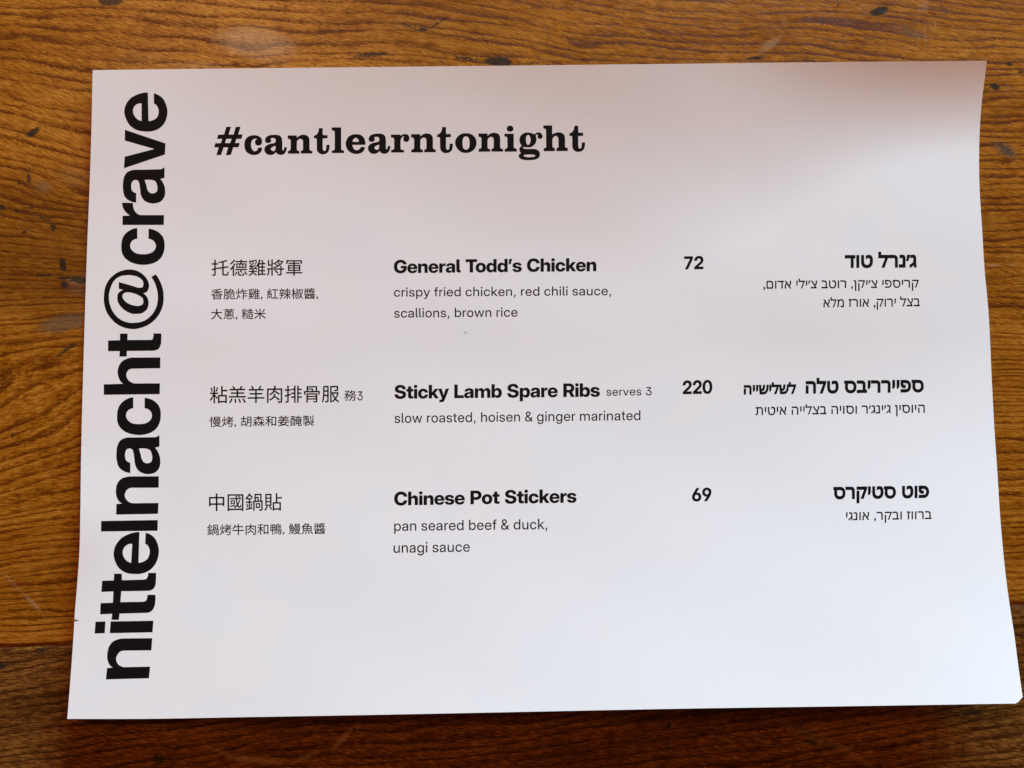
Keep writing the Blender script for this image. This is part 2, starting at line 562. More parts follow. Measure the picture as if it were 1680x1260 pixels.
def ink(name, pieces, label=None, cut=None):
    """pieces: filled shapes in photo pixels (y down); laid on the card as printed ink"""
    V, Fc = join(pieces)
    if cut:
        bm = bmesh.new()
        vs = [bm.verts.new((x, y, 0)) for x, y in V]
        for f in Fc:
            try:
                bm.faces.new([vs[i] for i in f])
            except ValueError:
                pass
        for ax in (0, 1):
            for c in np.arange(math.floor(V[:, ax].min() / cut) * cut, V[:, ax].max(), cut):
                no = (1, 0, 0) if ax == 0 else (0, 1, 0)
                bmesh.ops.bisect_plane(bm, geom=bm.verts[:] + bm.edges[:] + bm.faces[:], plane_co=(c, 0, 0) if ax == 0 else (0, c, 0), plane_no=no)
        bm.verts.index_update()
        V = np.array([g.co[:2] for g in bm.verts])
        Fc = [tuple(g.index for g in f.verts) for f in bm.faces]
        bm.free()
    W = at(V[:, 0], V[:, 1], INK_LIFT)
    out = []
    for f in Fc:                                         # every face looks up
        a, b, c = (W[i] for i in f[:3])
        n = sum(W[f[i]][0] * W[f[(i + 1) % len(f)]][1] - W[f[(i + 1) % len(f)]][0] * W[f[i]][1] for i in range(len(f)))
        out.append(f if n > 0 else f[::-1])
    ob = link_mesh(name, W.tolist(), out, INK, MENU, smooth=False)
    if label:
        ob['label'] = label
    return ob


def spline(txt):
    """'x,y' = smooth point, 'x,yc' = corner -> dense closed polyline"""
    pts, cor = [], []
    for w in txt.split():
        cor.append(w.endswith('c'))
        x, y = w.rstrip('c').split(',')
        pts.append((float(x), float(y)))
    P = np.array(pts)
    n = len(P)
    out = []
    for i in range(n):
        j = (i + 1) % n
        a, b = P[i], P[j]
        ln = np.hypot(*(b - a))
        if cor[i] and cor[j]:
            out.append(tuple(a))
            continue

        def tangent(k):
            p, q, r = P[k - 1], P[k], P[(k + 1) % n]
            d1, d2 = np.hypot(*(q - p)) + 1e-9, np.hypot(*(r - q)) + 1e-9
            t = r - p
            if d1 > 2.5 * d2:                     # a straight stroke keeps its direction
                t = q - p
            elif d2 > 2.5 * d1:
                t = r - q
            return t / (np.hypot(*t) + 1e-9)
        ta = None if cor[i] else tangent(i)
        tb = None if cor[j] else tangent(j)
        ch = (b - a) / (ln + 1e-9)
        if ta is None:
            ta = 2 * ch * np.dot(ch, tb) - tb
        if tb is None:
            tb = 2 * ch * np.dot(ch, ta) - ta
        for k in range(8):
            w = k / 8
            q = (2 * w ** 3 - 3 * w ** 2 + 1) * a + (w ** 3 - 2 * w ** 2 + w) * ln * ta + (-2 * w ** 3 + 3 * w ** 2) * b + (w ** 3 - w ** 2) * ln * tb
            out.append(tuple(q))
    return out


def traced(txt, ox, oy, sc):
    """a letter drawn in an enlarged view of the card: origin and scale of the view give photo pixels"""
    return [[(ox + x / sc, oy + y / sc) for x, y in spline(c)] for c in txt.split('|')]


def affine(cs, src, dst):
    A = np.array([[x, y, 1] for x, y in src])
    M, *_ = np.linalg.lstsq(A, np.array(dst), rcond=None)
    return [[tuple(np.array([x, y, 1]) @ M) for x, y in c] for c in cs]


def moved(cs, dx, dy):
    return [[(x + dx, y + dy) for x, y in c] for c in cs]


def px_of(pts, ox, oy, sc):
    return [(ox + x / sc, oy + y / sc) for x, y in pts]


Z = 10.5
n1 = traced('250,1098c 268,903c 368,893c 308,840 275,750 275,640 305,530 375,445 480,402 560,393 1048,388c 1032,597c 560,602 485,628 435,700 425,760 455,830 500,868 570,887 1012,879c 990,1078c', 150, 1010, Z)
n2 = affine(n1, px_of([(250, 1098), (990, 1078), (1048, 388)], 150, 1010, Z), [(190.5, 844.2), (259.2, 842.9), (260.6, 781.4)])
i1 = traced('70,105c 242,100c 230,302c 55,307c|332,100c 1068,88c 1052,287c 315,302c', 150, 1010, Z)
tt = traced('392,12c 525,12c 525,125c 900,114 955,90 975,0c 1115,-2c 1112,120 1105,200 1070,270 1010,302 940,308 515,315c 500,502c 885,496 942,470 962,376c 1103,376c 1100,500 1080,590 1030,660 960,686 485,700c 472,808c 345,808c 357,703c 150,712c 157,520c 370,512c 378,318c 170,325c 185,135c 385,128c', 150, 940, Z)
e1 = traced('722,136c 640,141 520,178 400,250 310,370 277,500 300,630 365,750 480,832 620,858 760,850 900,790 1000,680 1050,540 1052,410 1000,260 930,190 830,145c 820,335c 870,375 900,465 870,580 800,640 705,665c|598,338c 510,355 450,420 435,510 470,595 520,642 580,665c', 160, 860, Z)
e2 = affine(e1, px_of([(722, 136), (705, 665), (1054, 470), (277, 500), (620, 858)], 160, 860, Z),
            px_of([(664, 225), (655, 722), (990, 550), (248, 565), (610, 893)], 180, 130, Z))
l1 = traced('63,-55c 1038,-72c 1035,112c 60,125c', 160, 860, Z)
a1 = traced('962,140c 962,342c 885,362c 940,440 975,560 965,690 900,780 790,816 690,805 600,755 545,660 528,540 512,440 490,390 440,375 390,400 368,490 382,570 410,600 460,622c 460,797c 345,765 260,690 225,570 220,450 240,320 290,235 390,190 480,186 880,182 925,168|608,378c 740,378 805,412 835,500 832,580 800,618 740,630 690,608 655,550 640,480', 170, 700, Z)
a2 = affine(a1, px_of([(962, 140), (962, 342), (460, 797), (790, 816), (220, 480)], 170, 700, Z),
            px_of([(945, 145), (945, 335), (460, 755), (770, 775), (225, 470)], 180, 260, Z))
c1 = traced('512,545c 430,560 330,620 260,710 232,840 242,980 300,1080 410,1155 600,1193 780,1165 900,1090 965,980 985,840 965,715 900,630 820,580 708,552c 705,730c 790,765 830,830 825,900 780,960 700,997 600,1005 500,993 430,950 388,880 398,805 440,755 510,732c', 170, 600, Z)
c2 = affine(c1, px_of([(512, 545), (708, 552), (705, 730), (600, 1193), (232, 860), (985, 850)], 170, 600, Z),
            px_of([(477, 358), (670, 365), (668, 543), (570, 986), (198, 670), (944, 665)], 180, 340, Z))
h1 = traced('108,1055c 440,1045c 385,985 350,890 350,800 390,700 460,635 555,600 640,594 1082,592c 1080,777c 640,784 550,798 503,855 500,920 535,985 590,1025 660,1040 1075,1038c 1072,1224c 108,1235c', 160, 530, Z)
t1 = traced('387,182c 518,180c 515,292c 890,290 945,278 962,178c 1098,178c 1100,270 1092,360 1055,440 985,472 910,476 505,480c 503,575c 377,577c 382,483c 180,483c 183,300c 387,295c', 160, 530, Z)
AT = traced('1108,105c 1180,220 1230,360 1245,500 1230,640 1180,770 1090,890 960,985 800,1040 720,1048 600,1033 460,975 350,880 265,760 222,620 215,480 240,320 310,190 400,105 500,50 640,22 760,37 860,85 950,175 993,280 988,340 955,405 885,428c 960,500 985,600 960,700 880,770 770,787 680,778 570,720 490,640 450,560 450,460 480,410 545,375c 470,350c 472,240c 640,285 790,332 850,335 885,320 895,270 880,210 800,150 700,122 600,120 500,138 400,205 340,310 305,440 305,560 345,700 420,815 520,895 650,938 740,940 850,925 960,875 1060,775 1120,660 1145,510 1130,370 1090,250 1030,150c|600,415 690,422 790,455 870,505 893,560 880,620 820,648 720,640 620,600 555,540 535,490 550,440', 150, 440, Z)
r1 = traced('215,760c 400,765c 410,850 440,915 500,965 570,975 935,975c 932,1143c 220,1145c 222,988c 350,983c 280,925 230,850', 180, 260, Z)
v1 = traced('262,240c 960,475c 952,665c 245,903c 258,705c 770,570c 260,425c', 180, 190, Z)
ink('banner_lettering', [fill(q, True) for q in (n1, i1, tt, e1, l1, n2, a1, c1, h1, t1, AT, c2, r1, a2, v1, e2)],
    'big bold black lettering running up the left edge', cut=14)

S = 16.8
g_hash = traced('440,135c 570,135c 505,348c 640,348c 705,135c 835,135c 770,345c 892,345c 858,465c 725,465c 680,582c 815,580c 780,695c 635,698c 565,910c 430,912c 495,700c 370,700c 295,912c 165,912c 235,700c 105,700c 140,585c 290,585c 330,465c 185,465c 220,350c 380,348c|445,465c 590,465c 545,582c 405,582c', 345, 200, S)
g_c = traced('1425,708c 1412,800 1330,882 1205,910 1080,882 980,800 940,650 965,490 1060,400 1200,365 1330,390 1412,460 1430,550 1400,622 1320,650 1250,615 1232,550 1255,490 1310,472c 1240,460 1175,485 1135,550 1122,640 1148,740 1195,800 1250,805 1295,770 1318,708c', 345, 200, S)
g_a = traced('165,500 195,425 270,375 400,355 530,362 610,412 638,510 640,740 660,785 682,765 692,695c 762,695c 748,795 700,872 610,908 530,893 465,830c 400,890 290,910 190,862 145,760 180,670 280,612 400,585 450,555 460,500 435,455 370,440 310,465c 335,505 315,560 240,580 180,555|455,660c 370,690 325,740 350,785 400,800 440,775 455,720', 425, 200, S)
g_n = traced('790,372c 1040,372c 1045,440c 1110,382 1210,352 1320,375 1380,445 1390,560 1390,730 1410,782 1470,795c 1470,868c 1150,870c 1150,795c 1198,780 1212,730 1212,540 1190,485 1130,465 1068,500 1045,560 1042,730 1060,785 1115,800c 1115,872c 795,875c 795,795c 850,782 872,730 872,520 850,475 790,465c', 425, 200, S)
g_t = traced('305,172c 410,170c 412,345c 430,365c 545,365c 545,448c 412,455c 412,740 440,795 478,795 503,740 508,632c 598,632c 592,740 550,838 460,885 360,885 280,830 248,740 245,480 230,455 165,448c 168,380c 240,345 285,280 302,210', 505, 200, S)
g_l = traced('660,150c 920,150c 920,730 940,775 1000,785c 1000,855c 660,857c 660,788c 725,775 742,730 742,280 725,245 655,232c', 505, 200, S)
g_e = traced('1585,630c 1228,632c 1250,710 1295,765 1350,778 1415,755 1465,690c 1575,690c 1540,795 1450,862 1330,882 1200,852 1100,770 1048,640 1058,520 1120,412 1220,352 1330,338 1450,357 1545,435 1583,540|1235,548c 1405,548c 1385,475 1325,437 1260,475', 505, 200, S)
g_r = traced('780,348c 1025,348c 1045,375c 1110,345 1190,335 1262,370 1290,440 1265,520 1200,550 1140,525 1120,465 1150,405c 1095,412 1055,480 1045,560 1045,710 1065,760 1140,768c 1140,840c 785,842c 785,770c 850,757 870,710 870,490 845,440 780,432c', 595, 200, S)
g_o = traced('410,395 530,412 640,485 698,600 695,720 640,840 530,915 410,937 290,915 190,840 122,720 118,600 180,490 290,412|410,482 468,500 503,570 512,660 500,780 460,835 415,848 360,830 328,780 318,660 325,570 355,500', 740, 195, S)
g_i = traced('130,408c 385,408c 385,760 405,805 470,825c 470,900c 135,902c 135,828c 195,805 210,760 208,540 190,495 125,490c|285,183 345,205 378,268 345,332 285,352 225,332 190,268 225,205', 820, 195, S)
g_g = traced('540,570 580,460 680,390 790,375 880,395 965,425c 1000,390 1060,372 1135,395 1180,470 1160,530 1105,550 1050,520 1042,470 1060,432c 1010,440 990,470c 1008,530 1010,600 970,690 900,755 790,785 690,778 640,785 650,812 720,830 900,828 1000,838 1080,890 1105,970 1080,1060 990,1115 820,1135 650,1125 555,1085 520,1030 540,975 590,940c 545,880 540,820 570,770 610,740c 560,670|775,440 815,460 845,530 845,620 820,690 775,718 740,680 722,590 730,490|810,978 910,985 980,1015 920,1045 800,1058 710,1045 655,1015 700,988', 820, 195, S)
g_h = traced('360,180c 605,180c 605,432c 690,387 790,370 880,392 940,450 958,550 958,740 975,788 1035,798c 1035,885c 722,888c 722,805c 768,790 780,740 775,560 755,497 705,468 650,490 615,560 612,740 630,788 678,800c 678,888c 372,890c 372,805c 425,792 438,740 435,310 410,275 360,262c', 870, 195, S)
title = [g_hash, g_c, g_a, g_n, g_t, g_l, g_e, moved(g_a, 170, -1.9), g_r, moved(g_n, 202.5, -2.1), moved(g_t, 202.3, -1.9), g_o,
         moved(g_n, 312.9, -3.2), g_i, g_g, g_h, moved(g_t, 419.2, -4.0)]
ink('title_lettering', [fill(q, True) for q in title], 'bold black slab serif hashtag at the top', cut=14)

# letter outlines (x,y of a 2048 grid; ~ marks a curve's control point) of a bold and a light grotesque
BOLD = {
    '0': (1320, "660,-24 462,-24~ 190,163~ 51,507~ 51,744 51,982~ 190,1327~ 462,1514~ 660,1514 859,1514~ 1130,1327~ 1269,982~ 1269,744 1269,507~ 1130,162~ 859,-24~|660,265 749,265~ 864,381~ 920,595~ 920,744 920,894~ 864,1108~ 749,1225~ 660,1225 572,1225~ 456,1108~ 400,894~ 400,744 400,595~ 456,381~ 572,265~"),
    '2': (1320, "109,0 109,263 664,721 716,766~ 811,853~ 872,957~ 872,1024 872,1084~ 821,1175~ 728,1225~ 664,1225 596,1225~ 494,1163~ 439,1046~ 439,963 98,963 98,1132~ 236,1379~ 490,1514~ 665,1514 825,1514~ 1075,1400~ 1217,1189~ 1217,1044 1217,935~ 1135,762~ 985,606~ 884,522 612,293 612,291 1222,291 1222,0"),
    '6': (1320, "671,-21 499,-21~ 235,111~ 85,344~ 85,495 85,618~ 184,849~ 273,979 621,1490 1014,1490 560,828 475,828 496,859~ 561,926~ 666,973~ 744,973 894,973~ 1114,856~ 1235,640~ 1235,494 1235,343~ 1091,110~ 837,-21~|659,259 726,259~ 829,320~ 889,426~ 889,494 889,561~ 829,667~ 726,728~ 659,728 594,728~ 490,667~ 431,561~ 431,494 431,426~ 490,320~ 594,259~"),
    '7': (1320, "224,0 824,1184 824,1186 121,1186 121,1490 1199,1490 1199,1196 596,0"),
    '9': (1320, "649,1511 822,1511~ 1085,1379~ 1235,1146~ 1235,995 1235,872~ 1137,641~ 1047,511 699,0 306,0 760,662 845,662 825,632~ 759,564~ 655,517~ 576,517 427,517~ 206,635~ 85,850~ 85,996 85,1147~ 229,1380~ 484,1511~|661,1231 595,1231~ 491,1170~ 431,1064~ 431,996 431,929~ 491,823~ 595,762~ 661,762 727,762~ 830,823~ 889,929~ 889,996 889,1064~ 830,1170~ 727,1231~"),
    'C': (1491, "767,-24 563,-24~ 238,158~ 50,501~ 50,744 50,989~ 238,1333~ 563,1514~ 767,1514 905,1514~ 1138,1433~ 1316,1283~ 1428,1072~ 1444,943 1070,943 1059,1002~ 1008,1094~ 932,1157~ 833,1191~ 773,1191 662,1191~ 506,1084~ 424,884~ 424,744 424,605~ 505,406~ 662,299~ 773,299 833,299~ 931,332~ 1007,396~ 1058,487~ 1070,545 1444,545 1427,416~ 1316,206~ 1137,57~ 905,-24~"),
    'G': (1512, "772,-24 554,-24~ 230,166~ 50,511~ 50,744 50,989~ 238,1333~ 563,1514~ 765,1514 898,1514~ 1132,1438~ 1313,1297~ 1426,1102~ 1438,982 1060,982 1051,1030~ 1005,1108~ 933,1162~ 838,1191~ 779,1191 666,1191~ 507,1085~ 424,886~ 424,744 424,603~ 508,404~ 669,299~ 784,299 878,299~ 1014,363~ 1086,476~ 1086,552 1167,545 793,545 793,815 1448,815 1448,611 1448,421~ 1277,135~ 973,-24~"),
    'L': (1162, "93,0 93,1490 464,1490 464,315 1120,315 1120,0"),
    'P': (1313, "93,0 93,1490 707,1490 881,1490~ 1134,1366~ 1272,1139~ 1272,983 1272,828~ 1134,600~ 879,476~ 706,476 303,476 303,783 681,783 752,783~ 854,832~ 910,922~ 910,983 910,1045~ 854,1134~ 752,1183~ 681,1183 464,1183 464,0"),
    'R': (1350, "93,0 93,1490 711,1490 884,1490~ 1138,1366~ 1276,1139~ 1276,983 1276,831~ 1132,609~ 869,489~ 690,489 319,489 319,780 685,780 756,780~ 858,831~ 913,922~ 913,983 913,1045~ 858,1135~ 755,1186~ 684,1186 464,1186 464,0|926,0 595,675 978,675 1316,0"),
    'S': (1375, "692,-24 492,-24~ 213,97~ 67,328~ 67,493 420,493 422,424~ 490,325~ 612,273~ 696,273 770,273~ 880,311~ 942,382~ 942,429 942,470~ 889,531~ 777,577~ 688,594 536,625 318,669~ 95,884~ 95,1048 95,1187~ 244,1397~ 510,1514~ 686,1514 866,1514~ 1126,1397~ 1271,1178~ 1275,1024 933,1024 925,1114~ 795,1217~ 691,1217 626,1217~ 525,1178~ 467,1110~ 467,1065 467,1025~ 516,968~ 621,926~ 704,909 833,883 958,859~ 1138,784~ 1253,680~ 1308,542~ 1308,455 1308,304~ 1162,90~ 886,-24~"),
    'T': (1326, "42,1175 42,1490 1284,1490 1284,1175 849,1175 849,0 478,0 478,1175"),
    'a': (1168, "417,-18 311,-18~ 149,50~ 56,189~ 56,294 56,384~ 119,505~ 232,581~ 381,621~ 464,628 559,635~ 673,655~ 722,690~ 722,721 722,726 722,756~ 688,801~ 625,826~ 580,826 535,826~ 467,799~ 428,748~ 424,713 96,713 104,828~ 222,992~ 439,1079~ 593,1079 710,1079~ 889,1030~ 1012,935~ 1075,798~ 1075,710 1075,0 727,0 727,148 723,148 691,90~ 604,16~ 491,-18~|527,212 582,212~ 672,253~ 726,328~ 726,379 726,472 712,466~ 675,455~ 629,445~ 575,435~ 544,430 499,423~ 430,393~ 391,345~ 391,312 391,281~ 426,235~ 487,212~"),
    'b': (1257, "749,-23 680,-23~ 562,18~ 473,101~ 447,163 446,163 446,0 94,0 94,1490 450,1490 450,915 451,915 485,971~ 572,1043~ 684,1079~ 752,1079 886,1079~ 1090,940~ 1206,692~ 1206,530 1206,363~ 1092,114~ 888,-23~|648,260 710,260~ 798,325~ 846,446~ 846,530 846,614~ 798,733~ 710,798~ 648,798 586,798~ 489,731~ 436,612~ 436,530 436,448~ 489,326~ 586,260~"),
    'c': (1170, "601,-24 436,-24~ 189,115~ 51,363~ 51,528 51,692~ 189,941~ 436,1080~ 601,1080 712,1080~ 899,1015~ 1037,897~ 1117,735~ 1123,636 781,636 777,673~ 750,734~ 705,777~ 644,800~ 607,800 545,800~ 457,734~ 410,612~ 410,528 410,444~ 457,322~ 546,256~ 607,256 644,256~ 705,280~ 749,323~ 776,385~ 780,423 1123,423 1120,325~ 1042,162~ 903,42~ 714,-24~"),
    'd': (1257, "507,-23 370,-23~ 164,114~ 51,363~ 51,530 51,692~ 167,940~ 371,1079~ 504,1079 573,1079~ 684,1043~ 773,971~ 806,915 807,915 807,1490 1163,1490 1163,0 811,0 811,163 810,163 783,101~ 695,18~ 577,-23~|609,260 672,260~ 767,326~ 821,448~ 821,530 821,612~ 767,731~ 672,798~ 609,798 547,798~ 458,733~ 410,614~ 410,530 410,446~ 458,325~ 547,260~"),
    'e': (1176, "598,-24 436,-24~ 189,117~ 51,367~ 51,528 51,689~ 189,939~ 432,1080~ 590,1080 709,1080~ 906,1001~ 1050,855~ 1129,656~ 1129,537 1129,441 164,441 164,650 963,650 801,609 801,675~ 752,769~ 662,820~ 598,820 536,820~ 445,769~ 397,675~ 397,609 397,452 397,384~ 448,284~ 544,230~ 611,230 660,230~ 738,257~ 791,306~ 803,339 1122,339 1103,233~ 956,69~ 733,-24~"),
    'h': (1238, "450,571 450,0 94,0 94,1490 450,1490 450,772 393,772 443,911~ 629,1079~ 782,1079 898,1079~ 1059,980~ 1144,794~ 1144,664 1144,0 788,0 788,589 788,680~ 702,776~ 622,776 569,776~ 491,732~ 450,641~"),
    'i': (543, "94,0 94,1056 450,1056 450,0|271,1152 186,1152~ 76,1253~ 76,1330 76,1407~ 186,1507~ 270,1507 356,1507~ 465,1408~ 465,1330 465,1252~ 356,1152~"),
    'k': (1171, "413,267 413,687 453,687 764,1056 1171,1056 711,509 617,509|94,0 94,1490 450,1490 450,0|779,0 493,431 725,680 1188,0"),
    'l': (603, "470,0 273,0~ 94,145~ 94,309 94,1490 450,1490 450,343 450,303~ 488,266~ 530,266 540,266~ 564,266~ 573,266 573,0 548,0~ 496,0~"),
    'm': (1855, "94,0 94,1056 436,1056 436,808 420,808 446,901~ 548,1021~ 684,1079~ 759,1079 878,1079~ 1060,941~ 1077,808 1048,808 1066,896~ 1171,1017~ 1320,1079~ 1405,1079 1509,1079~ 1670,989~ 1762,820~ 1762,703 1762,0 1406,0 1406,623 1406,704~ 1320,792~ 1252,792 1205,792~ 1136,749~ 1098,671~ 1098,619 1098,0 758,0 758,626 758,702~ 674,792~ 606,792 561,792~ 490,750~ 450,670~ 450,613 450,0"),
    'n': (1238, "450,571 450,0 94,0 94,1056 445,1056 445,772 393,772 443,911~ 629,1079~ 782,1079 898,1079~ 1059,980~ 1144,794~ 1144,664 1144,0 788,0 788,589 788,680~ 702,776~ 622,776 569,776~ 491,732~ 450,641~"),
    'o': (1221, "610,-24 444,-24~ 192,112~ 51,360~ 51,528 51,695~ 192,943~ 444,1080~ 610,1080 778,1080~ 1029,943~ 1170,695~ 1170,528 1170,360~ 1029,112~ 778,-24~|610,258 668,258~ 759,320~ 811,441~ 811,528 811,615~ 759,736~ 668,798~ 610,798 553,798~ 462,736~ 410,615~ 410,528 410,441~ 462,320~ 553,258~"),
    'p': (1257, "94,-418 94,1056 446,1056 446,919 450,919 482,973~ 570,1043~ 684,1079~ 752,1079 886,1079~ 1090,940~ 1206,692~ 1206,530 1206,363~ 1092,114~ 888,-23~ 749,-23 680,-23~ 566,18~ 480,98~ 453,157 450,157 450,-418|648,260 710,260~ 798,325~ 846,446~ 846,530 846,614~ 798,733~ 710,798~ 648,798 586,798~ 489,731~ 436,612~ 436,530 436,448~ 489,326~ 586,260~"),
    'r': (815, "94,0 94,1056 438,1056 438,869 441,869 470,971~ 592,1059~ 700,1059 727,1059~ 773,1058~ 794,1058 794,767 775,767~ 694,769~ 656,769 595,769~ 501,713~ 450,608~ 450,534 450,0"),
    's': (1111, "567,-26 418,-26~ 190,63~ 54,228~ 44,339 394,339 402,283~ 488,217~ 561,217 630,217~ 707,264~ 707,303 707,335~ 643,376~ 581,388 388,421 232,449~ 68,607~ 68,732 68,838~ 182,993~ 397,1078~ 547,1078 697,1078~ 916,988~ 1037,825~ 1040,712 714,712 713,765~ 626,836~ 560,836 494,836~ 422,787~ 422,750 422,718~ 480,676~ 533,666 748,628 912,598~ 1068,459~ 1068,341 1068,231~ 942,66~ 716,-26~"),
    't': (814, "772,1056 772,782 19,782 19,1056|199,1344 555,1344 555,361 555,311~ 594,274~ 651,274 678,274~ 755,274~ 772,274 772,0 745,0~ 632,0~ 572,0 378,0~ 199,145~ 199,301"),
    'y': (1177, "128,-418 128,-144 278,-144 314,-144~ 355,-124~ 381,-78~ 393,-40 408,2 3,1056 374,1056 525,577 557,476~ 613,272~ 640,170 539,170 565,272~ 621,477~ 653,577 807,1056 1175,1056 721,-146 685,-243~ 589,-363~ 458,-418~ 368,-418 310,-418~ 187,-418~"),
    '’': (501, "67,903 133,1490 467,1490 313,903"),
}
